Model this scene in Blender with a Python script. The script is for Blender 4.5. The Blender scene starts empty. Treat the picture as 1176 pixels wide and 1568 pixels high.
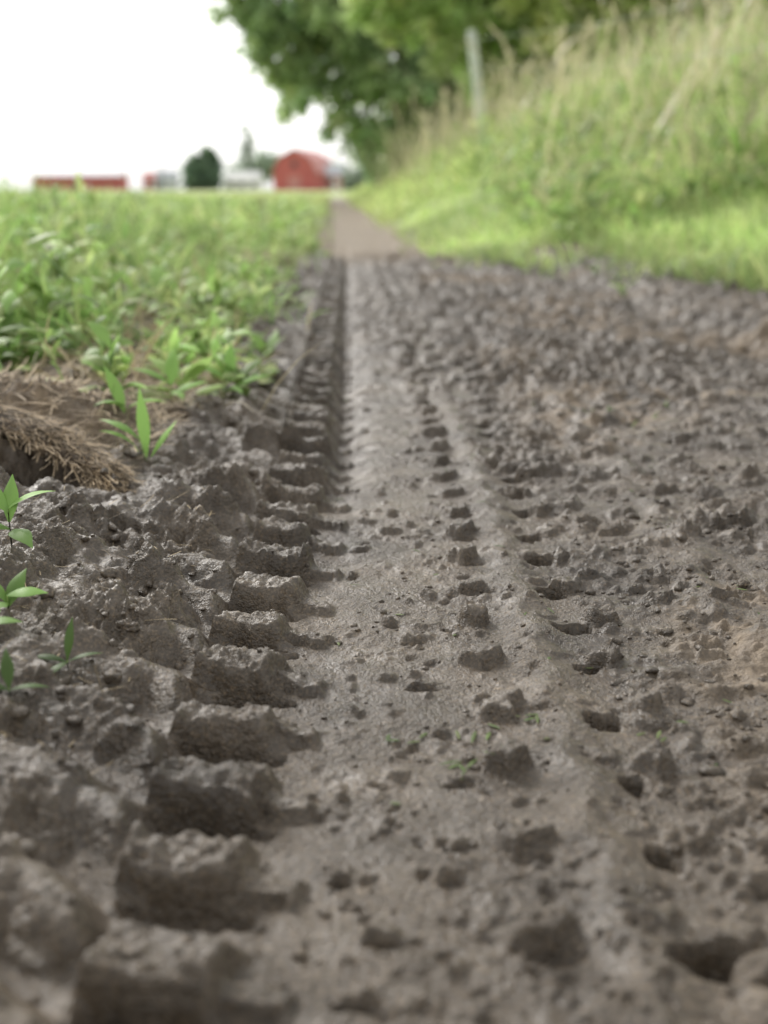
import bpy, bmesh, math, numpy as np
from mathutils import Vector
rng = np.random.default_rng(7)
scene = bpy.context.scene

# ------------------------------------------------------------------ helpers
def ss(t):
    t = np.clip(t, 0, 1); return t*t*(3-2*t)
_perm = np.random.default_rng(3).permutation(256)
_ang = np.random.default_rng(4).random(256)*2*np.pi
_gx, _gy = np.cos(_ang), np.sin(_ang)
def perlin(x, y, seed=0):
    x = x+seed*17.31; y = y+seed*9.73
    xf = np.floor(x); yf = np.floor(y)
    ix = xf.astype(np.int64); iy = yf.astype(np.int64)
    fx = x-xf; fy = y-yf
    u = fx*fx*fx*(fx*(fx*6-15)+10); v = fy*fy*fy*(fy*(fy*6-15)+10)
    def g(i, j, dx, dy):
        h = _perm[(_perm[i & 255]+j) & 255]
        return _gx[h]*dx+_gy[h]*dy
    a = g(ix, iy, fx, fy); b = g(ix+1, iy, fx-1, fy)
    c = g(ix, iy+1, fx, fy-1); d = g(ix+1, iy+1, fx-1, fy-1)
    return ((a+(b-a)*u)*(1-v)+(c+(d-c)*u)*v)*1.5
def fbm(x, y, sc, octv=4, seed=0, gain=.5):
    r = 0; a = 1
    for o in range(octv):
        r = r+a*perlin(x*sc, y*sc, seed+o*3); sc *= 2.03; a *= gain
    return r

def make_mesh(name, verts, faces, cols=None, mat=None, smooth=True, parent=None):
    verts = np.asarray(verts, dtype=np.float32).reshape(-1, 3)
    faces = np.asarray(faces, dtype=np.int32)
    m = bpy.data.meshes.new(name)
    n, s = faces.shape
    m.vertices.add(len(verts)); m.vertices.foreach_set("co", verts.ravel())
    m.loops.add(n*s); m.loops.foreach_set("vertex_index", faces.ravel())
    m.polygons.add(n)
    m.polygons.foreach_set("loop_start", np.arange(0, n*s, s, dtype=np.int32))
    m.polygons.foreach_set("loop_total", np.full(n, s, dtype=np.int32))
    m.polygons.foreach_set("use_smooth", np.full(n, smooth, dtype=bool))
    m.update(calc_edges=True)
    if cols is not None:
        a = m.color_attributes.new("Col", 'FLOAT_COLOR', 'POINT')
        c = np.ones((len(verts), 4), dtype=np.float32); c[:, :3] = np.asarray(cols).reshape(-1, 3)
        a.data.foreach_set("color", c.ravel())
    o = bpy.data.objects.new(name, m); scene.collection.objects.link(o)
    if mat: m.materials.append(mat)
    if parent: o.parent = parent
    return o

def empty(name, loc=(0, 0, 0)):
    e = bpy.data.objects.new(name, None); e.location = loc; e.empty_display_size = .1
    scene.collection.objects.link(e); return e

class Ribbons:
    """collects curved leaf / blade strips with a folded midrib"""
    def __init__(s): s.v = []; s.f = []; s.c = []; s.n = 0
    def add(s, P, az, el, bend, L, W, prof, col, fold=0., roll=None, zig=None):
        P = np.asarray(P, float); N = len(P); K = len(prof)
        b = lambda a: np.broadcast_to(np.asarray(a, float), (N,))
        az, el, bend, L, W = map(b, (az, el, bend, L, W))
        roll = b(0. if roll is None else roll)
        t = (np.arange(K)/(K-1))
        e = el[:, None]-bend[:, None]*t[None, :]
        d = np.stack([np.cos(e)*np.cos(az)[:, None], np.cos(e)*np.sin(az)[:, None], np.sin(e)], -1)
        step = (L/(K-1))[:, None, None]
        C = np.concatenate([np.zeros((N, 1, 3)), np.cumsum((d[:, :-1]+d[:, 1:])/2*step, 1)], 1)+P[:, None, :]
        side = np.stack([-np.sin(az), np.cos(az), np.zeros(N)], -1)[:, None, :]*np.ones((1, K, 1))
        nrm = np.cross(d, side)
        r = roll[:, None, None]
        sd = side*np.cos(r)+nrm*np.sin(r); nn = np.cross(d, sd)
        w = (W[:, None]*np.asarray(prof)[None, :]/2)[:, :, None]
        if np.isscalar(fold) and fold == 0:
            V = np.stack([C-sd*w, C+sd*w], 2); A = 2
        else:
            V = np.stack([C-sd*w, C-nn*w*fold*-1, C+sd*w], 2); A = 3
        idx = np.arange(N*K*A).reshape(N, K, A)+s.n
        F = np.stack([idx[:, :-1, :-1], idx[:, :-1, 1:], idx[:, 1:, 1:], idx[:, 1:, :-1]], -1).reshape(-1, 4)
        col = np.broadcast_to(np.asarray(col, float), (N, 3))
        cc = col[:, None, None, :]*np.ones((1, K, A, 1))
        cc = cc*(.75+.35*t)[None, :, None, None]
        s.v.append(V.reshape(-1, 3)); s.f.append(F); s.c.append(cc.reshape(-1, 3)); s.n += N*K*A
        return C[:, -1]
    def build(s, name, mat, parent=None):
        return make_mesh(name, np.concatenate(s.v), np.concatenate(s.f), np.concatenate(s.c), mat, True, parent)

# ------------------------------------------------------------------ materials
def nt(mat):
    mat.use_nodes = True; t = mat.node_tree; t.nodes.clear(); return t
def leaf_mat(name, trans=.35, rough=.5, spec=.4):
    m = bpy.data.materials.new(name); t = nt(m); N = t.nodes; Lk = t.links
    out = N.new('ShaderNodeOutputMaterial'); at = N.new('ShaderNodeAttribute'); at.attribute_name = "Col"
    p = N.new('ShaderNodeBsdfPrincipled'); p.inputs['Roughness'].default_value = rough
    p.inputs['Specular IOR Level'].default_value = spec
    Lk.new(at.outputs['Color'], p.inputs['Base Color'])
    tr = N.new('ShaderNodeBsdfTranslucent'); Lk.new(at.outputs['Color'], tr.inputs['Color'])
    ms = N.new('ShaderNodeMixShader'); ms.inputs['Fac'].default_value = trans
    Lk.new(p.outputs[0], ms.inputs[1]); Lk.new(tr.outputs[0], ms.inputs[2]); Lk.new(ms.outputs[0], out.inputs[0])
    return m
def plain_mat(name, col, rough=.7, nscale=5, var=.25, bump=0., bscale=30):
    m = bpy.data.materials.new(name); t = nt(m); N = t.nodes; Lk = t.links
    out = N.new('ShaderNodeOutputMaterial'); p = N.new('ShaderNodeBsdfPrincipled'); p.inputs['Roughness'].default_value = rough
    tc = N.new('ShaderNodeTexCoord'); no = N.new('ShaderNodeTexNoise'); no.inputs['Scale'].default_value = nscale; no.inputs['Detail'].default_value = 5
    Lk.new(tc.outputs['Object'], no.inputs['Vector'])
    r = N.new('ShaderNodeValToRGB')
    r.color_ramp.elements[0].position = .3; r.color_ramp.elements[1].position = .7
    r.color_ramp.elements[0].color = (*[c*(1-var) for c in col], 1); r.color_ramp.elements[1].color = (*[min(1, c*(1+var)) for c in col], 1)
    Lk.new(no.outputs['Fac'], r.inputs['Fac']); Lk.new(r.outputs['Color'], p.inputs['Base Color'])
    if bump:
        n2 = N.new('ShaderNodeTexNoise'); n2.inputs['Scale'].default_value = bscale; n2.inputs['Detail'].default_value = 6
        Lk.new(tc.outputs['Object'], n2.inputs['Vector'])
        b = N.new('ShaderNodeBump'); b.inputs['Distance'].default_value = bump; Lk.new(n2.outputs['Fac'], b.inputs['Height']); Lk.new(b.outputs[0], p.inputs['Normal'])
    Lk.new(p.outputs[0], out.inputs[0]); return m

def mud_mat(name, use_attr=True):
    m = bpy.data.materials.new(name); t = nt(m); N = t.nodes; Lk = t.links
    out = N.new('ShaderNodeOutputMaterial'); p = N.new('ShaderNodeBsdfPrincipled')
    tc = N.new('ShaderNodeTexCoord')
    def noise(sc, det=5, rough=.6):
        n = N.new('ShaderNodeTexNoise'); n.inputs['Scale'].default_value = sc; n.inputs['Detail'].default_value = det
        n.inputs['Roughness'].default_value = rough; Lk.new(tc.outputs['Object'], n.inputs['Vector']); return n
    def ramp(src, stops):
        r = N.new('ShaderNodeValToRGB'); e = r.color_ramp.elements
        while len(e) < len(stops): e.new(.5)
        for k, (pp, c) in enumerate(stops): e[k].position = pp; e[k].color = (*c, 1)
        Lk.new(src, r.inputs['Fac']); return r
    a = noise(11, 4); base = ramp(a.outputs['Fac'], [(.3, (.044, .032, .020)), (.5, (.084, .064, .043)), (.72, (.138, .108, .076))])
    g = noise(520, 2, .7); gr = ramp(g.outputs['Fac'], [(.33, (.65, .65, .65)), (.55, (1., 1., 1.)), (.72, (2.0, 1.9, 1.7))])
    mul = N.new('ShaderNodeMix'); mul.data_type = 'RGBA'; mul.blend_type = 'MULTIPLY'; mul.inputs['Factor'].default_value = 1
    Lk.new(base.outputs['Color'], mul.inputs[6]); Lk.new(gr.outputs['Color'], mul.inputs[7])
    col = mul.outputs[2]
    if use_attr:
        at = N.new('ShaderNodeAttribute'); at.attribute_name = "Col"; sa = N.new('ShaderNodeSeparateColor'); Lk.new(at.outputs['Color'], sa.inputs[0])
        # G: dry straw-brown soil
        dm = N.new('ShaderNodeMix'); dm.data_type = 'RGBA'; Lk.new(sa.outputs[1], dm.inputs[0]); Lk.new(col, dm.inputs[6])
        dd = noise(70, 4); dr = ramp(dd.outputs['Fac'], [(.3, (.15, .11, .072)), (.7, (.40, .31, .21))]); Lk.new(dr.outputs['Color'], dm.inputs[7])
        # R: grass sward
        gn = noise(.35, 5, .65); gg = ramp(gn.outputs['Fac'], [(.3, (.18, .28, .08)), (.5, (.36, .44, .17)), (.7, (.58, .56, .30))])
        g2 = N.new('ShaderNodeMix'); g2.data_type = 'RGBA'; Lk.new(sa.outputs[0], g2.inputs[0]); Lk.new(dm.outputs[2], g2.inputs[6]); Lk.new(gg.outputs['Color'], g2.inputs[7])
        col = g2.outputs[2]
        sm = N.new('ShaderNodeMath'); sm.operation = 'ADD'; sm.use_clamp = True; Lk.new(sa.outputs[0], sm.inputs[0]); Lk.new(sa.outputs[1], sm.inputs[1])
    Lk.new(col, p.inputs['Base Color'])
    rn = noise(35, 2); mr = N.new('ShaderNodeMapRange'); mr.inputs['From Min'].default_value = .3; mr.inputs['From Max'].default_value = .7
    mr.inputs['To Min'].default_value = .34; mr.inputs['To Max'].default_value = .56
    Lk.new(rn.outputs['Fac'], mr.inputs['Value'])
    if use_attr:
        ra = N.new('ShaderNodeMath'); ra.operation = 'MULTIPLY_ADD'; ra.inputs[1].default_value = .4; ra.use_clamp = True
        Lk.new(sm.outputs[0], ra.inputs[0]); Lk.new(mr.outputs[0], ra.inputs[2]); Lk.new(ra.outputs[0], p.inputs['Roughness'])
    else: Lk.new(mr.outputs[0], p.inputs['Roughness'])
    p.inputs['Specular IOR Level'].default_value = .62
    bm_ = noise(45, 1); bs = N.new('ShaderNodeMapRange'); bs.inputs['From Min'].default_value = .35; bs.inputs['From Max'].default_value = .65
    bs.inputs['To Min'].default_value = .4; bs.inputs['To Max'].default_value = 1.; Lk.new(bm_.outputs['Fac'], bs.inputs['Value'])
    b1 = N.new('ShaderNodeBump'); b1.inputs['Distance'].default_value = .0042; Lk.new(bs.outputs[0], b1.inputs['Strength'])
    n1 = noise(300, 3, .7); Lk.new(n1.outputs['Fac'], b1.inputs['Height'])
    Lk.new(b1.outputs[0], p.inputs['Normal']); Lk.new(p.outputs[0], out.inputs[0]); return m

M_mud = mud_mat("mud_soil"); M_clod = mud_mat("mud_clod", False)
M_leaf = leaf_mat("leaf_green", .4); M_grass = leaf_mat("grass_blade", .45, .45, .5)
M_tree = leaf_mat("tree_foliage", .58, .6, .3); M_straw = leaf_mat("straw", .15, .7, .3)
M_bark = plain_mat("bark", (.11, .08, .055), .85, 20, .45, .01, 60)

# ------------------------------------------------------------------ terrain
def geo(a, b, r):
    n = int(math.log(b/a)/math.log(r))+1
    return a*np.exp(np.linspace(0, math.log(b/a), n))
dx = .0014
xm = np.arange(-.32, .38, dx)
xr = .38+(geo(.13, 4, 1.011)-.13); xr = xr[1:]
xr2 = geo(xr[-1], 1800, 1.12)[1:]
xl = -.32-(geo(.13, 4, 1.011)-.13); xl = xl[1:]
xl2 = -geo(-xl[-1], 1800, 1.12)[1:]
xs = np.concatenate([xl2[::-1], xl[::-1], xm, xr, xr2])
yn = geo(.2, 4.6, 1.0023); yf = geo(4.6, 60, 1.02)[1:]; yf2 = geo(60, 2200, 1.12)[1:]
yb = .2-np.concatenate([np.arange(.004, .1, .004), geo(.1, 1500, 1.25)])
ys = np.concatenate([yb[::-1], yn, yf, yf2])
X, Y = np.meshgrid(xs, ys)
def shift(y):
    return .03*np.clip(y-1, 0, 60)+.016*np.clip(y-4, 0, 60)
XP = X+shift(Y)            # coordinate across the track
near = ss((6-Y)/2)*ss((Y+1)/.8)
warp1 = fbm(X, Y, 60, 2, 1, .6); warp2 = fbm(X, Y, 60, 2, 2, .6)
fine = fbm(X, Y, 120, 3, 5, .65)
med = fbm(X, Y, 22, 4, 9, .55)
big = fbm(X, Y, 5, 3, 12)
mottle = ss(fbm(X, Y, 14, 2, 77)+.5)

Z = np.zeros_like(X)
Z += ss((-.088-(XP+.003*warp1))/.016)*.011+ss((-.10-XP)/.09)*.018+ss((-.16-XP)/.2)*.03
Z += ss((XP-.13)/.3)*.008
zl = ss((-.10-XP)/.06); zr = ss((XP-.115)/.03)
nearsoft = .45+.55*ss((Y-.42)/.25)
Z += near*(fine*.0006*(.3+mottle)+med*.0012)
Z += near*zl*(med*.006*nearsoft+big*.010+fine*.0009)
rough_r = zr*(.22+.62*ss((Y-.7)/1.0))
Z += near*rough_r*(med*.0036+big*.005+fine*.0012)
cln = fbm(X, Y*.8, 36, 3, 21, .55)
cl = np.clip(cln-.12, 0, .6)
patch = ss(fbm(X, Y, 6, 2, 91)+.5)
Z += near*(rough_r*.017*patch+zl*.008*patch*nearsoft)*ss(cl/.5)*.6
ctr = ss((XP+.03)/.01)*ss((.085-XP)/.01)
Z += near*ctr*.0016*ss((fbm(X, Y, 75, 2, 31)-.32)/.25)*mottle
gfade = 1-.5*ss((Y-2.2)/1.8)
gd = XP+.040+.003*warp1
Z -= near*np.exp(-(gd/np.where(gd > 0, .021, .009))**2)*(.001+.013*ss((Y-.75)/.4))*gfade
rw = .004*np.sin(Y/.058*2*np.pi)
Z += near*np.exp(-((XP-.086-rw*.9-.003*warp1-.012*big*ss(Y-1))/.013)**2)*.0060*(1-.85*ss((Y-.9)/.8))
Z += near*np.exp(-((XP-.215-.01*perlin(Y*9, Y*0, 3))/.018)**2)*.009*np.clip(perlin(X*30, Y*30, 44)+.4, 0, 1.2)
Z += near*ss((Y-1.0)/.6)*ss((XP-.02)/.03)*(.008*ss((fbm(X, Y, 28, 3, 63)-.05)/.4))
Z += near*ss((Y-1.3)/.9)*ss((XP+.05)/.03)*ss((.05-XP)/.03)*(.0060*ss((fbm(X, Y, 30, 3, 64)-.0)/.4)+.002*fine)
bar = np.sin(2*np.pi*(Y+.25*XP)/.046+1.5*big)
Z += near*.0022*np.clip(bar, -.3, 1)*ss((XP-.27)/.02)*ss((.5-XP)/.05)*patch
Z += near*.0026*np.clip(np.sin(2*np.pi*(Y-.1*XP)/.029+big), -.2, 1)*ss((XP-.125)/.01)*ss((.2-XP)/.02)*mottle
P = .058
ph = (Y-(-.092-XP)*.55)/P+.3*big
Z += near*.0080*np.clip(np.sin(2*np.pi*ph-1.2), -.6, 1)*ss((-.094-XP)/.01)*ss((XP+.18)/.06)
for c, w, d in ((.62, .12, .03), (.36, .06, .010)):
    Z -= near*d*np.exp(-((XP-c)/w)**2)*ss((Y-1)/1)

def window(cx, cy, rx, ry):
    i0, i1 = np.searchsorted(xs, [cx-rx, cx+rx]); j0, j1 = np.searchsorted(ys, [cy-ry, cy+ry])
    return slice(j0, j1), slice(i0, i1)
def block(cx, cy, hx, hy, h, ef=.004, eb=.015, es=.006, rot=0, wamp=.002, tilt=0., crown=0., rugged=0.):
    R = max(hx, hy)*1.6+.012; w = window(cx, cy, R, R)
    a = X[w]-cx+wamp*warp1[w]; b = Y[w]-cy+wamp*warp2[w]
    c, s_ = math.cos(rot), math.sin(rot); u = a*c+b*s_; v = -a*s_+b*c
    k = ss((hx-np.abs(u))/es)*ss((v+hy)/ef)*ss((hy-v)/eb)
    Z[w] += h*k*(1+tilt*u/hx-crown*(v/hy))*(1+.12*fine[w]+rugged*med[w])
def bump(cx, cy, rx, ry, h, rot=0, pw=1., wamp=.3):
    R = max(rx, ry)*1.5; w = window(cx, cy, R, R)
    a = (X[w]-cx); b = (Y[w]-cy); c, s_ = math.cos(rot), math.sin(rot)
    u = (a*c+b*s_)/rx+wamp*warp1[w]; v = (-a*s_+b*c)/ry+wamp*warp2[w]
    d = np.clip(1-(u*u+v*v), 0, 1)**pw
    Z[w] += h*d*(1+.25*fine[w])
# large soft lumps on the near left shoulder
for i in range(150):
    cy = rng.uniform(.24, 1.0); cx = -.12-abs(rng.normal(0, .09)); r = rng.uniform(.008, .020)
    bump(cx, cy, r, r*rng.uniform(.6, 1), r*rng.uniform(.25, .5), rng.random()*3, .7, .25)
yy = .245; k = 0
while yy < 4.2:
    s0 = float(shift(np.array(yy))); j = rng.normal(0, 1, 16)
    fall = (1.0 if yy < 1.6 else .85)*(1+.07*j[12])
    hh0 = (.0132+.0010*j[3])*fall
    # shoulder lug: body, broken right-hand corner, crumbs on its crest
    block(-.0745-s0+.0015*j[0], yy+.002*j[1], .0232+.002*j[2], .0190+.001*j[13], hh0, .0030, .010, .0055, rot=-.14+.08*j[4], tilt=-.12, wamp=.0027, crown=.17, rugged=.12)
    block(-.058-s0+.002*j[6], yy-.002+.003*j[7], .0100+.0015*j[8], .0125, .0030, .003, .010, .005, rot=-.30+.2*j[9], wamp=.003, rugged=.3)
    if rng.random() < .5: block(-.085-s0+.006*j[10], yy+.004*j[11], .0075, .007, .0025, .002, .008, .004, rot=.5*j[5], wamp=.003)
    bump(-.073-s0+.002*j[2], yy-.0262, .025, .0098, -.0115*fall, rot=-.12, pw=.42, wamp=.26)
    block(-.042-s0, yy-.008+.002*j[5], .014, .009, .0055, .002, .009, .004, rot=-.3, wamp=.003)
    # raised sipe marks on the flat
    for q, (px, hh) in enumerate(((-.018, .0036), (.004, .0042), (.026, .0042), (.038, .003))):
        if rng.random() < .62:
            cx = px-s0+rng.normal(0, .004); cy = yy+rng.normal(0, .007)+(.02 if q % 2 else 0)
            wd = rng.uniform(.003, .0080)
            block(cx, cy, wd, .006, hh*rng.uniform(.4, 1.1), .0016, .009, .0022, rot=rng.normal(-.15, .35), wamp=.0025)
            if rng.random() < .45: bump(cx, cy-.0075, wd, .003, -.004, pw=.4, wamp=.45)
    # second tread row
    block(.054-s0+.003*j[6], yy+.026+.003*j[7], .0090+.002*abs(j[8]), .010, .0082*rng.uniform(.5, 1.2), .002, .010, .003, rot=.8+.3*j[9], wamp=.0035)
    if rng.random() < .5: bump(.060-s0+.002*j[6], yy+.012, .009, .005, -.005, pw=.5, wamp=.4)
    # lug pits outside the right ridge
    if yy < 1.2:
        sz = rng.uniform(.6, 1.)
        bump(.109-s0+.003*j[10], yy+.012+.004*j[11], .0125*sz, .0100*sz, -.018*sz, rot=.6+.3*j[14], pw=.38, wamp=.42)
        block(.122-s0+.004*j[5], yy+.025, .010, .009, .007*rng.uniform(.3, 1.2), .002, .008, .004, rot=.5+.3*j[8], wamp=.0035)
        block(.098-s0+.002*j[2], yy+.033, .008, .007, .0035*rng.uniform(.3, 1.2), .0018, .008, .004, rot=.5+.3*j[3], wamp=.003)
    yy += P+.0035*ss(np.array((yy-.8)/1.)).item()
# clods pressed in the surface
for i in range(3200):
    cy = .25*math.exp(rng.random()*math.log(4.2/.25)); side = rng.random()
    if side < .20: cx = -.11-abs(rng.normal(0, .12))
    else: cx = .125+rng.random()**1.2*(.15+.45*cy)
    cx -= float(shift(np.array(cy))); far = min(1, max(0, (cy-.6)/.5))
    r = rng.lognormal(math.log(.0048+.0012*far), .5)*(1+.28*min(cy, 3))*(1 if side < .20 or far else .7)
    hs_ = .75 if side < .20 else 1.
    if rng.random() < .5: bump(cx, cy, r, r*rng.uniform(.6, 1), r*hs_*rng.uniform(.25, .6), rng.random()*3, .5, .40)
    else: block(cx, cy, r, r*rng.uniform(.5, .9), r*hs_*rng.uniform(.3, .6), r*.25, r*.9, r*.4, rot=rng.normal(0, .7), wamp=min(r*.4, .004))
for i in range(200):
    cy = .28*math.exp(rng.random()*math.log(2.6/.28)); cx = rng.uniform(-.035, .13)-float(shift(np.array(cy)))
    r = rng.uniform(.0016, .0036)*(1+.4*cy); block(cx, cy, r, r*.8, r*rng.uniform(.4, .8), r*.3, r, r*.5, rot=rng.normal(0, .6), wamp=.0016)
for i in range(450):
    cy = .25*math.exp(rng.random()*math.log(3/.25)); cx = rng.uniform(-.03, .5*cy)-float(shift(np.array(cy)))
    r = rng.uniform(.0014, .0034)*(1+.3*cy); bump(cx, cy, r*1.3, r, -r*.8, rng.random()*3, .4, .35)
# hollow under the crust at left
bump(-.33, .81, .13, .055, -.042, .25, .7, .1)
bump(-.36, .98, .15, .06, .028, .2, .8, .15)
bump(-.175, .70, .045, .035, -.020, .4, .7, .3)

nz = fbm(X, Y, 2.2, 4, 50)
gl = ss((-.19-XP-.05*nz)/.10)*ss((Y-1.3-.25*nz)/1.2)
grx = ss((XP-.30-.10*nz)/.10)*ss((Y-4.1+1.5*ss((X-.6)/.5)-.45*nz)/.5)
farpath_end = ss((Y-30)/10)
grass = np.clip(gl*(.25+.65*ss((Y-3)/4))+grx+farpath_end*(np.abs(XP)<3), 0, 1)
grass = np.where((Y < .1) & (np.abs(X) > 1.2), 1, grass)
dry = ss((-.17-XP)/.08)*ss((Y-.82)/.15)*np.clip(.75+.6*nz+.3*cln, 0, 1)
dry = np.maximum(dry, ss((Y-3.2)/1.5)*.62*ss((.2+nz+.5*cln+ss((Y-4)/.8))/.7))
dry = np.maximum(dry, .5*ss((nz+.5*cln-.1)/.5)*ss((XP-.12)/.1)*near)
dry = np.clip(dry, 0, 1)
XR = np.clip(XP-.30, 0, None)
bank = (1-np.exp(-XR/3.4))*1.9*ss((Y-3.0)/5)*ss((Y+6)/4)*ss((60-Y)/30)
Z += bank*(1+.12*nz)
Z += .03*gl*nz*ss((14-Y)/4)
Z += ss((-.3-XP)/1.2)*ss((Y-1.2)/1.5)*ss((14-Y)/8)*.04
Z += ss((np.hypot(X, Y)-25)/60)*.3*perlin(X*.02, Y*.02, 8)*ss((160-np.hypot(X,Y))/60)
nr, nc = X.shape
idx = np.arange(nr*nc).reshape(nr, nc)
F = np.stack([idx[:-1, :-1], idx[:-1, 1:], idx[1:, 1:], idx[1:, :-1]], -1).reshape(-1, 4)
C = np.stack([grass, dry, grass*0], -1)
ground = make_mesh("muddy_ground", np.stack([X, Y, Z], -1), F, C, M_mud)
print("ground verts", nr*nc)
def hz(x, y):
    x = np.asarray(x, float); y = np.asarray(y, float)
    i = np.clip(np.searchsorted(xs, x)-1, 0, nc-2); j = np.clip(np.searchsorted(ys, y)-1, 0, nr-2)
    fx = (x-xs[i])/(xs[i+1]-xs[i]); fy = (y-ys[j])/(ys[j+1]-ys[j])
    return (Z[j, i]*(1-fx)+Z[j, i+1]*fx)*(1-fy)+(Z[j+1, i]*(1-fx)+Z[j+1, i+1]*fx)*fy
def gp(x, y, dz=0.): return np.stack([x, y, hz(x, y)+dz], -1)

# ------------------------------------------------------------------ loose crumbs
bm = bmesh.new(); bmesh.ops.create_icosphere(bm, subdivisions=2, radius=1); bm.verts.ensure_lookup_table()
IV = np.array([v.co[:] for v in bm.verts]); IF = np.array([[v.index for v in f.verts] for f in bm.faces]); bm.free()
def crumbs(name, x, y, r, mat, sink=.25, flat=.7, rough=.2):
    N = len(x); s = r[:, None]*rng.uniform(.65, 1.25, (N, 3)); s[:, 2] *= flat
    V = IV[None]*(1+rng.uniform(-rough, rough, (N, len(IV), 1)))
    V = V*s[:, None, :]; a = rng.random(N)*6.28; c, s_ = np.cos(a)[:, None], np.sin(a)[:, None]
    V = np.stack([V[..., 0]*c-V[..., 1]*s_, V[..., 0]*s_+V[..., 1]*c, V[..., 2]], -1)
    V += np.stack([x, y, hz(x, y)+r*flat*(1-sink*2)], -1)[:, None, :]
    Fc = (IF[None]+(np.arange(N)*len(IV))[:, None, None]).reshape(-1, 3)
    return make_mesh(name, V, Fc, None, mat, True)
N = 2400; cy = .26*np.exp(rng.random(N)*math.log(4/.26)); lf = rng.random(N) < .40
cx = np.where(lf, -.10-np.abs(rng.normal(0, .1, N)), .12+rng.random(N)**1.3*(.12+.45*cy))
cx = cx-shift(cy); r = np.clip(rng.lognormal(math.log(.0018), .45, N), 0, .0034)*(1+.5*np.clip(cy, 0, 3))
cl2 = fbm(cx, cy, 9, 2, 60); kk = (cl2 > -.1) & ~(lf & (cy < .42))
crumbs("mud_crumbs", cx[kk], cy[kk], r[kk], M_clod, .5, .7, .34)
N = 1800; cy = .26*np.exp(rng.random(N)*math.log(2.2/.26)); cx = rng.uniform(-.15, .35, N)*(.6+cy)-shift(cy)
crumbs("soil_grit", cx, cy, rng.lognormal(math.log(.0008), .4, N)*(1+.5*cy), M_clod, .4)

# ------------------------------------------------------------------ grass
def greens(N, bright=1., yellow=.0, var=.3):
    b = rng.uniform(1-var, 1+var, N)[:, None]*bright
    y = np.clip(rng.random(N)**2*.8+yellow, 0, 1)[:, None]
    return (np.array([.27, .49, .12])*(1-y)+np.array([.62, .67, .30])*y)*b
GP = [.7, 1, .75, .08]
R = Ribbons()
def left_pos(N, y0, y1, edge=-.2, wid=.55):
    y = y0*np.exp(rng.random(N)*math.log(y1/y0)); w = wid*y+.3
    x = edge-shift(y)-rng.random(N)**1.2*w+.04*rng.normal(size=N)
    return x, y
x, y = left_pos(8000, 1.3, 4.5); keep = fbm(x, y, 4, 3, 70) > .0-.25*ss((y-2.2)/2); x, y = x[keep], y[keep]; N = len(x)
inn = np.clip((-.2-shift(y)-x)/.8, 0, 1)
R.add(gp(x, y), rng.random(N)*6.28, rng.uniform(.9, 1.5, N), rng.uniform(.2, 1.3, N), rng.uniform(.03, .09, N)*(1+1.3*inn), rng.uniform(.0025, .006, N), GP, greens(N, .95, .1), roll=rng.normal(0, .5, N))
x, y = left_pos(3000, 1.5, 4.5, -.62, .5); N = len(x); inn = np.clip((-.62-shift(y)-x)/.8, 0, 1)
R.add(gp(x, y), rng.random(N)*6.28, rng.uniform(1.1, 1.55, N), rng.uniform(.1, .9, N), rng.uniform(.09, .18, N)*(1+.7*inn), rng.uniform(.004, .008, N), GP, greens(N, .95, .15), roll=rng.normal(0, .5, N))
x, y = left_pos(18000, 4, 14); keep = fbm(x, y, 1.5, 3, 71) > -.35; x, y = x[keep], y[keep]; N = len(x); inn = np.clip((-.2-shift(y)-x)/1.6, 0, 1)
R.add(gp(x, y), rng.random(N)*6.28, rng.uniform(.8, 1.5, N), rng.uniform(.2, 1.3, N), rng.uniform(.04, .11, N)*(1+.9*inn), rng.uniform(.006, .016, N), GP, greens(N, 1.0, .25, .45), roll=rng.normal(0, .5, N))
x, y = left_pos(14000, 13, 70); N = len(x)
R.add(gp(x, y), rng.random(N)*6.28, rng.uniform(.8, 1.5, N), rng.uniform(.2, 1.3, N), rng.uniform(.06, .14, N), rng.uniform(.02, .06, N), GP, greens(N, 1.0, .65), roll=rng.normal(0, .5, N))
x, y = left_pos(3500, 1.1, 6); N = len(x)
R.add(gp(x, y, .004), rng.random(N)*6.28, rng.uniform(.1, 1.2, N), rng.uniform(.1, 1.2, N), rng.uniform(.03, .10, N), rng.uniform(.0015, .004, N), GP, np.array([.50, .42, .25])*rng.uniform(.5, 1.2, (N, 1)), roll=rng.normal(0, .5, N))
R.build("field_grass", M_grass)

LP = [.12, .55, .95, 1., .7, .06]
def weeds(R, x, y, H, leafL, n=8, bright=1., yellow=.1, wr=.30):
    M = len(x); base = gp(x, y, -.003); saz = rng.random(M)*6.28; sel = rng.uniform(1.1, 1.5, M)
    R.add(base, saz, sel, .25, H, .0022+.012*H, [1, .9, .8, .6], greens(M, .8, .2))
    pb = rng.uniform(.55, 1.25, M)[:, None]
    for k in range(n):
        f = (k+.5)/n*rng.uniform(.8, 1.1, M)
        d = np.stack([np.cos(sel)*np.cos(saz), np.cos(sel)*np.sin(saz), np.sin(sel)], -1)
        Pk = base+d*(f*H)[:, None]
        L = leafL*rng.uniform(.55, 1.15, M)*(1.15-.45*f)
        R.add(Pk, rng.random(M)*6.28, rng.uniform(.1, 1.1, M)+.3*f, rng.uniform(.2, 1.2, M), L, L*wr*rng.uniform(.8, 1.2, M), LP, greens(M, bright, yellow)*pb, fold=.35, roll=rng.normal(0, .35, M))
R = Ribbons()
x, y = left_pos(620, 1.06, 4.2, -.17, .5); keep = fbm(x, y, 5, 2, 90) > -.1; x, y = x[keep], y[keep]; M = len(x)
inn = np.clip((-.17-shift(y)-x)/.8, 0, 1)
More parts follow.
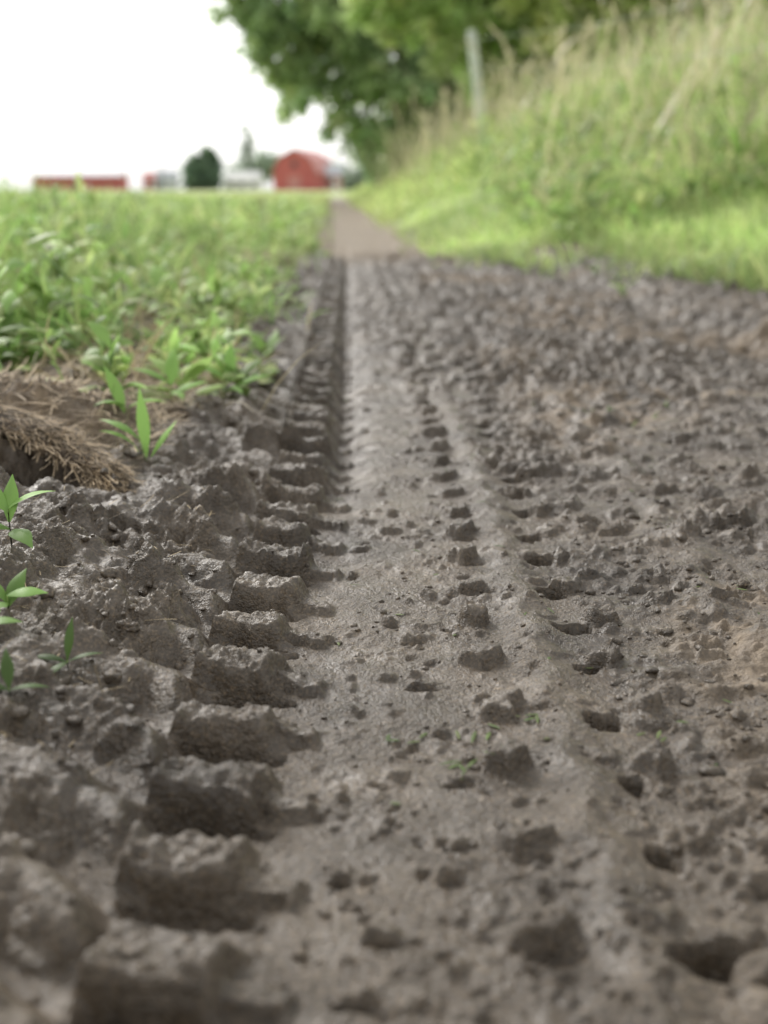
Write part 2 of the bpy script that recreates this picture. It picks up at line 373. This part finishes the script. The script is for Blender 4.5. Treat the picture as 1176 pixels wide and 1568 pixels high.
weeds(R, x, y, rng.uniform(.02, .075, M)*(1+1.4*inn), rng.uniform(.028, .055, M)*(1+.4*inn), 8, 1.0, .12, .36)
x, y = left_pos(1300, 4, 13, -.2, .5); M = len(x)
weeds(R, x, y, rng.uniform(.04, .15, M), rng.uniform(.05, .10, M), 5, 1.05, .25)
x, y = left_pos(260, 1.5, 3.6, -.62, .45); M = len(x)
weeds(R, x, y, rng.uniform(.08, .21, M), rng.uniform(.06, .10, M), 9, 1.05, .15, .22)
y = rng.uniform(1.18, 2.0, 150); x = -.32-.60*rng.random(150)**.8*(y-.6)-shift(y)
weeds(R, x, y, rng.uniform(.05, .13, 150), rng.uniform(.045, .07, 150), 9, 1.0, .1, .34)
y = rng.uniform(1.15, 2.6, 60); x = -.19-rng.random(60)*.10-shift(y)
weeds(R, x, y, rng.uniform(.025, .06, 60), rng.uniform(.04, .06, 60), 7, 1.05, .15, .34)
xx = rng.uniform(.3, 1.7, 260); yv = rng.uniform(1.6, 4.3, 260); k2 = (yv > 3.6-1.8*(xx-.5)+rng.normal(0, .3, 260)); weeds(R, xx[k2], yv[k2], np.full(k2.sum(), .035), np.full(k2.sum(), .045), 6, .75, .1)
xx = np.array([.23, .26, .30, .27, .33]); yv = np.array([1.22, 1.25, 1.21, 1.17, 1.27]); weeds(R, xx, yv, np.full(5, .008), np.full(5, .012), 5, .4, .1)
R.build("field_weeds", M_leaf)

R = Ribbons()
def right_pos(N, y0, y1, e0=.30, wid=.6, pw=1.1):
    y = y0*np.exp(rng.random(N)*math.log(y1/y0)); x = e0-shift(y)+rng.random(N)**pw*(wid*y+.5)+.05*rng.normal(size=N)
    k = y > 4.15-1.5*ss((x-.6)/.5)+.7*fbm(x, y, 2.2, 2, 50)+.25*rng.normal(size=N); return x[k], y[k]
x, y = right_pos(30000, 2.4, 9); N = len(x); inn = np.clip((x+shift(y)-.4)/1.5, 0, 1)
pt = (.75+.5*ss(fbm(x, y, 1.8, 2, 36)+.5))[:, None]
R.add(gp(x, y), rng.random(N)*6.28, rng.uniform(.8, 1.5, N), rng.uniform(.2, 1.3, N), rng.uniform(.03, .08, N)*(1+2.2*inn), rng.uniform(.004, .009, N), GP, greens(N, 1.08, .32)*pt, roll=rng.normal(0, .5, N))
x, y = right_pos(24000, 8, 45); N = len(x); inn = np.clip((x+shift(y)-.4)/2, 0, 1)
R.add(gp(x, y), rng.random(N)*6.28, rng.uniform(.8, 1.5, N), rng.uniform(.2, 1.3, N), rng.uniform(.06, .14, N)*(1+2.2*inn), rng.uniform(.012, .035, N), GP, greens(N, 1.1, .5), roll=rng.normal(0, .5, N))
R.build("verge_grass", M_grass)
R = Ribbons()
x, y = right_pos(15000, 4.8, 26, .85, .55, 1.); kq = fbm(x, y, .9, 2, 33) > -.5; x, y = x[kq], y[kq]; N = len(x); inn = np.clip((x+shift(y)-.8)/1.6, 0, 1)
cp = ss(fbm(x, y, .8, 2, 35)+.5); hv = .55+.95*ss(fbm(x, y, 1.6, 2, 38)+.5)
dryf = (rng.random(N) < .12+.46*cp)[:, None]
col = np.where(dryf, np.array([.70, .65, .42])*rng.uniform(.7, 1.2, (N, 1)), greens(N, 1., .35, .4))
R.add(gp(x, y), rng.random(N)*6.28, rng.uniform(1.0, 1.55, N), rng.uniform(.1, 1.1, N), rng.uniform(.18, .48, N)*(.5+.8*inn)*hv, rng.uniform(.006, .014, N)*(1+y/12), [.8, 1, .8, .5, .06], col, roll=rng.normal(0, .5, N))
def stalks(x, y, l0, l1):
    N = len(x)
    az = rng.random(N)*6.28; el = rng.uniform(.95, 1.5, N); L = rng.uniform(l0, l1, N)
    sc = np.array([.64, .58, .38])*rng.uniform(.8, 1.2, (N, 1))
    tip = R.add(gp(x, y), az, el, .25, L, .006+.0006*y, [1, .9, .8, .7, .6], sc)
    R.add(tip-[0, 0, .01], az, el-.25, .5, .12, .014+.001*y, [.3, 1, .9, .6, .1], sc*.95)
x, y = right_pos(520, 4.8, 18, 1.0, .5, 1.); stalks(x, y, .35, .9)
y = rng.uniform(8, 22, 330); x = rng.uniform(.7, 2.4, 330)-shift(y); stalks(x, y, .40, .90)
x, y = right_pos(620, 4.2, 14, .7, .5, 1.); M = len(x)
weeds(R, x, y, rng.uniform(.15, .5, M), rng.uniform(.08, .16, M), 9, .95, .2, .25)
R.build("tall_bank_grass", M_grass)
R = Ribbons()
for (bx, by, aa, ee, LL) in ((1.28, 6., .35, .95, .95), (1.12, 3.4, .6, .8, .4), (.95, 8., .5, 1.2, .8), (2.2, 7., 2.9, 1.1, .9), (1.9, 7.6, .2, 1.2, .95)):
    for q in range(3):
        b0 = gp(np.array([bx+.02*q]), np.array([by+.03*q])); e0 = ee+.06*q
        t = R.add(b0, aa, e0, .15, LL*(1-.1*q), .018, [1, .9, .8, .7, .5], [.66, .58, .36])
        R.add(t, aa, e0-.15, .4, .16, .036, [.3, 1, .9, .6, .1], [.6, .5, .3])
R.build("dry_reed", M_grass)

# ------------------------------------------------------------------ near seedlings & litter
def seedling(name, x, y, leaves, dz=0., s=1.):
    R = Ribbons(); z = float(hz(x, y))+dz
    for (ox, oy, oz, az, el, L, W, bend, br) in leaves:
        R.add([[x, y, z-.004]], math.atan2(oy, ox+1e-6), math.atan2(oz+.004, math.hypot(ox, oy)), 0, math.sqrt(ox*ox+oy*oy+(oz+.004)**2), .0022, [1, .9, .9, .8], [.26, .36, .12])
        R.add([[x+ox, y+oy, z+oz]], az, el, bend, L*s, W*s, [.15, .5, .85, 1., .95, .7, .35, .04], np.array([.26, .46, .11])*br, fold=.4, roll=rng.normal(0, .3))
    return R.build(name, M_leaf)
seedling("weed_seedling", -.200, .90, [(.0, 0, .004, 1.9, 1.35, .060, .012, .3, 1.2), (.004, 0, .004, .6, .95, .038, .010, .2, 1.35), (-.006, 0, .02, 2.8, .7, .040, .010, .7, 1.), (-.01, .005, .012, 3.6, .9, .034, .009, .8, 1.1)])
seedling("weed_seedling", -.235, .98, [(0, 0, .015, 2.4, 1.2, .05, .012, .5, 1.), (.004, 0, .02, .2, .5, .035, .011, .8, 1.1), (0, 0, .02, 4.2, .6, .04, .011, .8, .8)])
seedling("weed_seedling", -.214, .60, [(0, 0, .022, .5, .55, .026, .010, .6, 1.2), (0, 0, .02, 2.6, .8, .03, .009, .6, 1.), (0, 0, .008, 5.4, .4, .03, .010, .9, .7), (0, 0, .014, 1.6, 1.2, .026, .009, .3, .9), (0, 0, .01, 3.6, .5, .03, .01, .9, .8)], s=1.1)
seedling("weed_seedling", -.194, .53, [(0, 0, .016, .2, .3, .018, .011, .6, 1.1), (0, 0, .012, 2.6, .8, .024, .010, .6, .9), (0, 0, .012, 4.4, .3, .022, .010, .9, .9), (0, 0, .01, 1.2, 1., .020, .008, .5, .6)], s=1.15)
seedling("weed_seedling", -.190, .485, [(0, 0, .014, .2, .3, .018, .011, .6, .8), (0, 0, .012, 2.0, .8, .024, .010, .6, .6), (0, 0, .012, 4.4, .3, .022, .010, .9, .5)])
seedling("weed_seedling", -.155, .495, [(0, 0, .004, 1.5, 1.2, .022, .005, .4, .3), (0, 0, .003, .3, .5, .018, .005, .7, .3), (0, 0, .003, 3., .4, .022, .005, .7, .25), (0, 0, .003, 4.4, .3, .018, .006, .7, .3)])
seedling("weed_seedling", -.170, .455, [(0, 0, .004, 1.9, 1., .020, .006, .4, .3), (0, 0, .003, .3, .3, .018, .006, .7, .35), (0, 0, .003, 3., .4, .02, .006, .7, .3)])
seedling("weed_seedling", -.17, 1.20, [(0, 0, .01, .3, .6, .05, .013, .6, 1.2), (0, 0, .02, 1.6, 1.1, .05, .014, .5, 1.2), (0, 0, .02, 3.2, .8, .045, .014, .8, 1.1), (0, 0, .01, 5.2, .5, .04, .013, .9, 1.)])
seedling("weed_seedling", -.215, 1.10, [(0, 0, .01, .3, .6, .04, .013, .6, 1.2), (0, 0, .02, 1.6, 1.1, .045, .014, .5, 1.1), (0, 0, .02, 3.2, .8, .045, .014, .8, 1.1), (0, 0, .01, 5.2, .5, .04, .013, .9, 1.)])
R = Ribbons()
N = 70; y = .4*np.exp(rng.random(N)*math.log(4)); x = rng.uniform(-.03, .25, N)*(.5+y)
R.add(gp(x, y, .001), rng.random(N)*6.28, rng.uniform(-.1, .15, N), rng.uniform(0, .3, N), rng.uniform(.004, .010, N)*(.7+.5*y), rng.uniform(.0012, .0022, N), [.4, 1, .9, .2], greens(N, .35, .2), fold=.3)
for (cx_, cy_) in ((.13, .475), (.035, .44), (.045, .475), (.01, .465), (.07, .49)):
    n = 4; R.add(gp(cx_+rng.normal(0, .006, n), cy_+rng.normal(0, .003, n), .001), rng.random(n)*6.28, rng.uniform(0, .25, n), .3, rng.uniform(.006, .011, n), .002, [.4, 1, .9, .2], greens(n, .4, .2), fold=.3)
R.build("grass_clippings", M_leaf)
def tube(name, pts, rads, mat, seg=14, flat=1., rough=.15, parent=None, sub=6, smooth=True, seed=0, ret=False):
    pts = np.array(pts, float); rads = np.array(rads, float)
    n = (len(pts)-1)*sub+1; t = np.linspace(0, len(pts)-1, n)
    Pc = np.stack([np.interp(t, np.arange(len(pts)), pts[:, k]) for k in range(3)], -1)
    for _ in range(3): Pc[1:-1] = (Pc[:-2]+2*Pc[1:-1]+Pc[2:])/4
    rr = np.interp(t, np.arange(len(pts)), rads)
    T = np.gradient(Pc, axis=0); T /= np.linalg.norm(T, axis=1)[:, None]
    up = np.array([0, 0, 1.]) if abs(T[:, 2]).mean() < .7 else np.array([0, 1., 0])
    A = np.cross(T, up); A /= np.linalg.norm(A, axis=1)[:, None]; B = np.cross(A, T)
    a = np.linspace(0, 2*np.pi, seg, endpoint=False)
    g = np.random.default_rng(seed)
    rn = 1+rough*(perlin(t[:, None]*2+0*a, a[None]*1.3*np.ones((n, 1)), seed)+.4*g.normal(size=(n, seg)))
    V = Pc[:, None]+(A[:, None]*np.cos(a)[None, :, None]+B[:, None]*np.sin(a)[None, :, None]*flat)*(rr[:, None]*rn)[..., None]
    idx = np.arange(n*seg).reshape(n, seg); nx = np.roll(idx, -1, 1)
    Fc = np.stack([idx[:-1], nx[:-1], nx[1:], idx[1:]], -1).reshape(-1, 4)
    o = make_mesh(name, V, Fc, None, mat, smooth, parent)
    return (o, Pc, T, rr) if ret else o
M_root = plain_mat("rotten_root", (.07, .05, .033), .85, 60, .5, .004, 220)
z0 = .048
o, Pc, T, rr = tube("dead_grass_clump", [(-.62, 1.0, z0), (-.46, .955, z0+.022), (-.36, .92, z0+.025), (-.28, .875, z0+.013), (-.22, .83, z0-.008), (-.195, .80, z0-.028)], [.028, .027, .024, .019, .013, .006], M_root, 20, .32, .3, None, 14, True, 4, True)
R = Ribbons()
N = 3400; q = rng.integers(3, len(Pc)-2, N); ang = rng.uniform(-.3, 3.0, N); rad = rr[q]
A_ = np.cross(T[q], [0, 0, 1.]); A_ /= np.linalg.norm(A_, axis=1)[:, None]
Pq = Pc[q]+A_*(np.cos(ang)*rad*1.05)[:, None]; Pq[:, 2] += np.sin(ang)*rad*.38
Pq[:, :2] += rng.normal(0, .003, (N, 2))
azt = np.arctan2(T[q][:, 1], T[q][:, 0])+rng.normal(0, .55, N)
R.add(Pq, azt, rng.normal(-.08, .2, N), rng.normal(.1, .3, N), rng.uniform(.006, .026, N), rng.uniform(.0004, .0012, N), [1, 1, .9, .7], np.array([.40, .31, .20])*rng.uniform(.2, 1.6, (N, 1)))
N = 3600; y = rng.uniform(.90, 1.4, N); x = -.2-np.abs(rng.normal(0, .18, N))
R.add(gp(x, y, .002), rng.normal(.1, 1.1, N), rng.normal(.05, .2, N), rng.normal(0, .4, N), rng.uniform(.006, .035, N), rng.uniform(.0005, .0018, N), [1, 1, .9, .7], np.array([.66, .54, .38])*rng.uniform(.45, 1.3, (N, 1)))
N = 180; y = rng.uniform(.4, .85, N); x = -.12-np.abs(rng.normal(0, .1, N))
R.add(gp(x, y, .001), rng.random(N)*6.28, rng.normal(.05, .2, N), rng.normal(0, .4, N), rng.uniform(.005, .018, N), rng.uniform(.0004, .0008, N), [1, 1, .9, .7], np.array([.38, .3, .18])*rng.uniform(.5, 1.3, (N, 1)))
R.build("straw_litter", M_straw)

# ------------------------------------------------------------------ trees
def foliage(cl, n, size, cols, flat=.85, sc=900, kmin=26):
    cl = np.array(cl, float); w = cl[:, 3]**2.; w /= w.sum()
    sub = []
    for c, ww in zip(cl, w):
        k = max(kmin, int(ww*sc)); d = rng.normal(size=(k, 3)); d /= np.linalg.norm(d, axis=1)[:, None]
        rr = c[3]*rng.uniform(.2, 1.0, (k, 1))**.7; p = c[:3]+d*rr*[1, 1, flat]
        sub.append(np.concatenate([p, c[3]*rng.uniform(.14, .30, (k, 1))], 1))
    sub = np.concatenate(sub); sw = sub[:, 3]**1.5; pick = rng.choice(len(sub), n, p=sw/sw.sum()); s = sub[pick]
    d = rng.normal(size=(n, 3)); d /= np.linalg.norm(d, axis=1)[:, None]
    Pp = s[:, :3]+d*(s[:, 3:]*rng.random((n, 1))**.5)
    tone = rng.uniform(.65, 1.3, len(sub))[pick]; ymix = (rng.random(len(sub))**1.2)[pick]
    c = (np.array(cols[0])*(1-ymix[:, None])+np.array(cols[1])*ymix[:, None])*tone[:, None]*rng.uniform(.8, 1.2, (n, 1))
    R = Ribbons(); L = size*rng.uniform(.6, 1.4, n)
    R.add(Pp, rng.random(n)*6.28, rng.uniform(-1.1, .9, n), rng.uniform(0, .8, n), L, L*.6, [.3, 1, .1], np.clip(c, 0, .85), roll=rng.uniform(-1.2, 1.2, n))
    return R, sub
def tree(name, base, h, r0, cl, n, size, cols, lean=(0, 0), **kw):
    e = empty(name, (0, 0, 0)); bx, by = base; bz = float(hz(bx, by))-.1
    top = (bx+lean[0], by+lean[1], bz+h)
    tube("trunk", [(bx, by, bz), (bx+.05*h*.3, by, bz+h*.3), (bx+lean[0]*.5, by+lean[1]*.5, bz+h*.6), top], [r0*1.3, r0, r0*.7, r0*.25], M_bark, 12, 1, .12, e, 6, True, 2)
    for k, c in enumerate(cl):
        f = rng.uniform(.25, .7); s = (bx+lean[0]*f, by+lean[1]*f, bz+h*f)
        mid = [(s[i]+c[i])/2+rng.normal(0, .12*c[3]) for i in range(3)]
        tube("limb_%d" % (k+1), [s, mid, c[:3]], [r0*.42, r0*.25, r0*.08], M_bark, 8, 1, .12, e, 5, True, k)
    R, sub = foliage(cl, n, size, cols, **kw); R.build("crown", M_tree, e); return e
A = [(-1.5, 24, 2.2, .8), (-2.3, 24, 3.1, .9), (-2.8, 24.2, 4.1, .95), (-2.7, 24, 5.2, 1.2), (-1.2, 23.6, 3.6, 1.3), (-.7, 24, 1.5, .8), (.2, 24, 2.3, 1.2), (-.1, 24, 4.6, 1.5), (-1.4, 24, 5.6, 1.4), (1.2, 25, 3.4, 1.4), (1.2, 25, 5.4, 1.6), (-.2, 24, 6.6, 1.5), (.2, 24, 1.1, .9), (-3.3, 24, 6.3, 1.), (1.2, 24.5, 1.9, 1.), (-1.6, 24, 2.9, .9), (-3.1, 24.1, 4.7, .9), (-1.9, 24.1, 2.5, .7)]
tree("overhanging_tree", (.9, 24.6), 5.5, .2, A, 50000, .17, ((.40, .56, .29), (.60, .71, .38)), (-.8, 0))
B = [(.0, 16, 2.6, .6), (.35, 15.6, 3.2, .75), (.85, 15.6, 2.3, .65), (1.2, 16, 3.1, .8), (.6, 16, 4.1, .9), (1.5, 16, 1.8, .6), (1.6, 16, 4.3, .9), (-.1, 16, 3.6, .6), (2.1, 16, 2.3, .7), (2.3, 16, 3.2, .8)]
tree("willow_tree", (1.5, 16.4), 3.8, .12, B, 26000, .12, ((.48, .66, .26), (.68, .78, .40)), (-.4, 0))
Cc = [(2.1, 14.5, 2.4, .7), (2.9, 14, 2.6, .75), (3.9, 14, 2.8, .85), (2.6, 14.5, 3.4, .9), (3.6, 14, 3.7, 1.), (4.9, 14, 3.1, 1.), (4.6, 14, 4.1, 1.1), (5.8, 13.5, 3.2, 1.), (3.2, 14.3, 2., .7), (4.3, 14.5, 2.2, .7), (5.2, 14.5, 2.4, .8)]
tree("hedgerow_tree", (2.75, 14.8), 3.8, .12, Cc, 28000, .13, ((.52, .65, .25), (.74, .79, .38)), (.4, 0))
H = [(x_+rng.normal(0, .25), 28+rng.normal(0, .6)-x_*.35, z_+rng.normal(0, .25), 1.5) for x_ in np.arange(.8, 17, 1.3) for z_ in (1.5, 2.8, 4.3, 5.9)]
R, _ = foliage(H, 56000, .30, ((.38, .52, .22), (.60, .68, .30)), kmin=34); R.build("hedgerow", M_tree)

# ------------------------------------------------------------------ wire fence
M_post = plain_mat("weathered_post", (.56, .60, .53), .7, 12, .25, .004, 60)
M_wire = plain_mat("galvanised_wire", (.4, .4, .38), .4, 20, .2)
fe = empty("wire_fence"); tops = []
for n_, (px, py, h, r, lx) in enumerate(((.42, 25, 1.5, .06, 0), (1.08, 12, 1.2, .055, -.20), (1.9, 3.6, 1.0, .05, .03))):
    z = float(hz(px, py))-.2
    tube("post_%d" % (n_+1), [(px, py, z), (px+lx*.5, py, z+(h+.2)*.5), (px+lx, py, z+h+.2), (px+lx, py, z+h+.21)], [r*1.05, r, r*.92, .002], M_post, 12, 1, .05, fe, 5, True, 5)
    tops.append((px, py, z+.2, h, lx))
for q, f in enumerate((.45, .7, .93)):
    for k in range(len(tops)-1):
        a_, b_ = tops[k], tops[k+1]
        pa = (a_[0]+a_[4]*f-.06, a_[1], a_[2]+a_[3]*f); pb = (b_[0]+b_[4]*f-.06, b_[1], b_[2]+b_[3]*f)
        pm = tuple((pa[i]+pb[i])/2-(.06 if i == 2 else 0) for i in range(3))
        tube("wire_%d_%d" % (q+1, k+1), [pa, pm, pb], [.0016]*3, M_wire, 6, 1, 0, fe, 8)

# ------------------------------------------------------------------ farm buildings
def extrude(name, prof, y0, y1, mat, parent):
    n = len(prof); V = [(p[0], y0, p[1]) for p in prof]+[(p[0], y1, p[1]) for p in prof]
    m = bpy.data.meshes.new(name); Fs = [tuple(range(n)), tuple(range(2*n-1, n-1, -1))]+[(i, i+n, (i+1) % n+n, (i+1) % n) for i in range(n)]
    m.from_pydata(V, [], Fs); m.update(); bm = bmesh.new(); bm.from_mesh(m); bmesh.ops.recalc_face_normals(bm, faces=bm.faces); bm.to_mesh(m); bm.free()
    m.materials.append(mat); o = bpy.data.objects.new(name, m); o.parent = parent; scene.collection.objects.link(o); return o
def box(name, x0, x1, y0, y1, z0, z1, mat, parent): return extrude(name, [(x0, z0), (x1, z0), (x1, z1), (x0, z1)], y0, y1, mat, parent)
M_red = plain_mat("red_barn_paint", (.50, .13, .12), .7, 2, .2); M_redroof = plain_mat("red_roof", (.55, .24, .22), .6, 2, .2)
M_white = plain_mat("white_paint", (.78, .78, .76), .6, 2, .06); M_grey = plain_mat("grey_roof", (.5, .53, .56), .5, 2, .1); M_dark = plain_mat("window_dark", (.05, .05, .06), .3, 2, .1)
def gambrel(w, h1, h2, h3): return [(-w, 0), (w, 0), (w, h1), (w*.72, h2), (0, h3), (-w*.72, h2), (-w, h1)]
b = empty("gambrel_barn", (-15.6, 200, 0)); b.rotation_euler[2] = math.radians(-12)
extrude("walls", gambrel(3.8, 3.2, 5.4, 6.7), 0, 14, M_red, b)
for nm, (p, q) in {"roof_lower_left": ((-4.1, 2.9), (-2.74, 5.45)), "roof_upper_left": ((-2.74, 5.45), (0, 6.8)), "roof_upper_right": ((0, 6.8), (2.74, 5.45)), "roof_lower_right": ((2.74, 5.45), (4.1, 2.9))}.items():
    extrude(nm, [p, q, (q[0], q[1]+.22), (p[0], p[1]+.22)], -.3, 14.3, M_redroof, b)
box("door", -1.3, 1.3, -.06, 0, 0, 2.7, M_red, b); box("door_panel", -1.15, 1.15, -.09, -.061, .1, 2.55, M_redroof, b); box("loft_window", -.5, .5, -.06, 0, 4., 4.9, M_dark, b)
def gable_house(name, loc, w, d, h, rh, wall, roof, rot=0, nwin=4):
    e = empty(name, loc); e.rotation_euler[2] = rot
    box("walls", -w/2, w/2, 0, d, 0, h, wall, e)
    V = [(-w/2-.3, -.4, h), (w/2+.3, -.4, h), (w/2+.3, d+.4, h), (-w/2-.3, d+.4, h), (-w/2-.3, d/2, h+rh), (w/2+.3, d/2, h+rh)]
    m = bpy.data.meshes.new("roof"); m.from_pydata(V, [], [(0, 1, 5, 4), (2, 3, 4, 5), (0, 4, 3), (1, 2, 5), (0, 3, 2, 1)]); m.materials.append(roof)
    o = bpy.data.objects.new("roof", m); o.parent = e; scene.collection.objects.link(o)
    for k in range(nwin):
        xc = -w/2+(k+.5)*w/nwin; box("window_%d" % (k+1), xc-.45, xc+.45, -.05, 0, h*.4, h*.75, M_dark, e)
    box("door", w*.1, w*.1+.9, -.07, 0, 0, min(2., h*.8), M_white, e)
gable_house("long_red_barn", (-107, 400, 0), 31, 10, 4.8, 1.5, M_red, M_grey, 0, 8)
gable_house("white_farmhouse", (-31, 250, 0), 7.6, 6, 2.3, 1.8, M_white, M_white, 0, 3)
gable_house("red_shed", (-61.5, 300, 0), 3, 4, 3.2, 1.4, M_red, M_redroof, 0, 1)
gable_house("grey_shed", (-57, 300, 0), 5.0, 4, 3., 2.0, M_grey, M_grey, 0, 2)
gable_house("small_shed", (-9.5, 205, 0), 3.6, 4, 2.6, 2., plain_mat("faded_red", (.5, .25, .22), .7), M_grey, 0, 1)
M_pole = plain_mat("pole_wood", (.16, .14, .12), .8, 4, .2)
e = empty("utility_pole", (-58, 300, 0)); tube("pole", [(0, 0, 0), (0, 0, 5), (0, 0, 11)], [.2, .17, .13], M_pole, 10, 1, .02, e)
box("crossarm", -1.2, 1.2, -.1, .1, 9.8, 10.05, M_pole, e)
def far_tree(name, x_, y_, h, w, cols, conical=False, n=5000, size=.5):
    cl = []
    for k in range(9):
        f = (k+.7)/9.5; rr = w*(1-f*.75) if conical else w*math.sin(math.pi*min(1, .22+f*.68))
        cl.append((x_+rng.normal(0, .15*w), y_+rng.normal(0, .2*w), h*f, max(.3, rr)))
    tree(name, (x_, y_), h*.8, .03*h, cl, n, size, cols, sc=200, kmin=24)
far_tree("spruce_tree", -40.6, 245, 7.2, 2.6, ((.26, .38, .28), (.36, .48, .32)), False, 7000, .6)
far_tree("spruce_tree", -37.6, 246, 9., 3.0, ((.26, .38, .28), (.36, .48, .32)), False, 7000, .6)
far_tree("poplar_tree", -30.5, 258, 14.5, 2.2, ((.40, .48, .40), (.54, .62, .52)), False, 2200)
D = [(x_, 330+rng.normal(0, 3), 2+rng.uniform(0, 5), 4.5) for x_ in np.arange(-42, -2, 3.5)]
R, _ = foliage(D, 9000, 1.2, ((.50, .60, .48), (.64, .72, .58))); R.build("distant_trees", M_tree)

# ------------------------------------------------------------------ light, sky, camera
sd = Vector((-.50, .80, .68)).normalized()
elev = math.asin(sd.z); az = math.atan2(sd.x, sd.y)
w = bpy.data.worlds.new("World"); scene.world = w; w.use_nodes = True; t = w.node_tree; t.nodes.clear()
sky = t.nodes.new('ShaderNodeTexSky'); sky.sky_type = 'NISHITA'; sky.sun_disc = False; sky.sun_elevation = elev; sky.sun_rotation = az; sky.dust_density = 4
hs = t.nodes.new('ShaderNodeHueSaturation'); hs.inputs['Saturation'].default_value = .12; hs.inputs['Value'].default_value = 1.8
mx = t.nodes.new('ShaderNodeMix'); mx.data_type = 'RGBA'; mx.inputs[0].default_value = .5; mx.inputs[7].default_value = (9.4, 9.4, 9.3, 1)
bg = t.nodes.new('ShaderNodeBackground'); bg.inputs['Strength'].default_value = .135; wo = t.nodes.new('ShaderNodeOutputWorld')
t.links.new(sky.outputs[0], hs.inputs['Color']); t.links.new(hs.outputs[0], mx.inputs[6]); t.links.new(mx.outputs[2], bg.inputs[0]); t.links.new(bg.outputs[0], wo.inputs[0])
sl = bpy.data.lights.new("sun", 'SUN'); sl.energy = 1.9; sl.angle = math.radians(12); sl.color = (1, .95, .88)
so = bpy.data.objects.new("sun", sl); so.rotation_euler = sd.to_track_quat('Z', 'Y').to_euler(); scene.collection.objects.link(so)
cd = bpy.data.cameras.new("camera"); cam = bpy.data.objects.new("camera", cd); scene.collection.objects.link(cam); scene.camera = cam
cam.location = (0, 0, .25); cam.rotation_euler = (math.radians(90-16.37), 0, 0)
cd.sensor_fit = 'VERTICAL'; cd.sensor_height = 36; cd.sensor_width = 27; cd.lens = 38.6; cd.clip_start = .01; cd.clip_end = 5000
cd.dof.use_dof = True; cd.dof.focus_distance = .66; cd.dof.aperture_fstop = 5.4
scene.view_settings.view_transform = 'Standard'; scene.view_settings.look = 'None'; scene.view_settings.exposure = 0
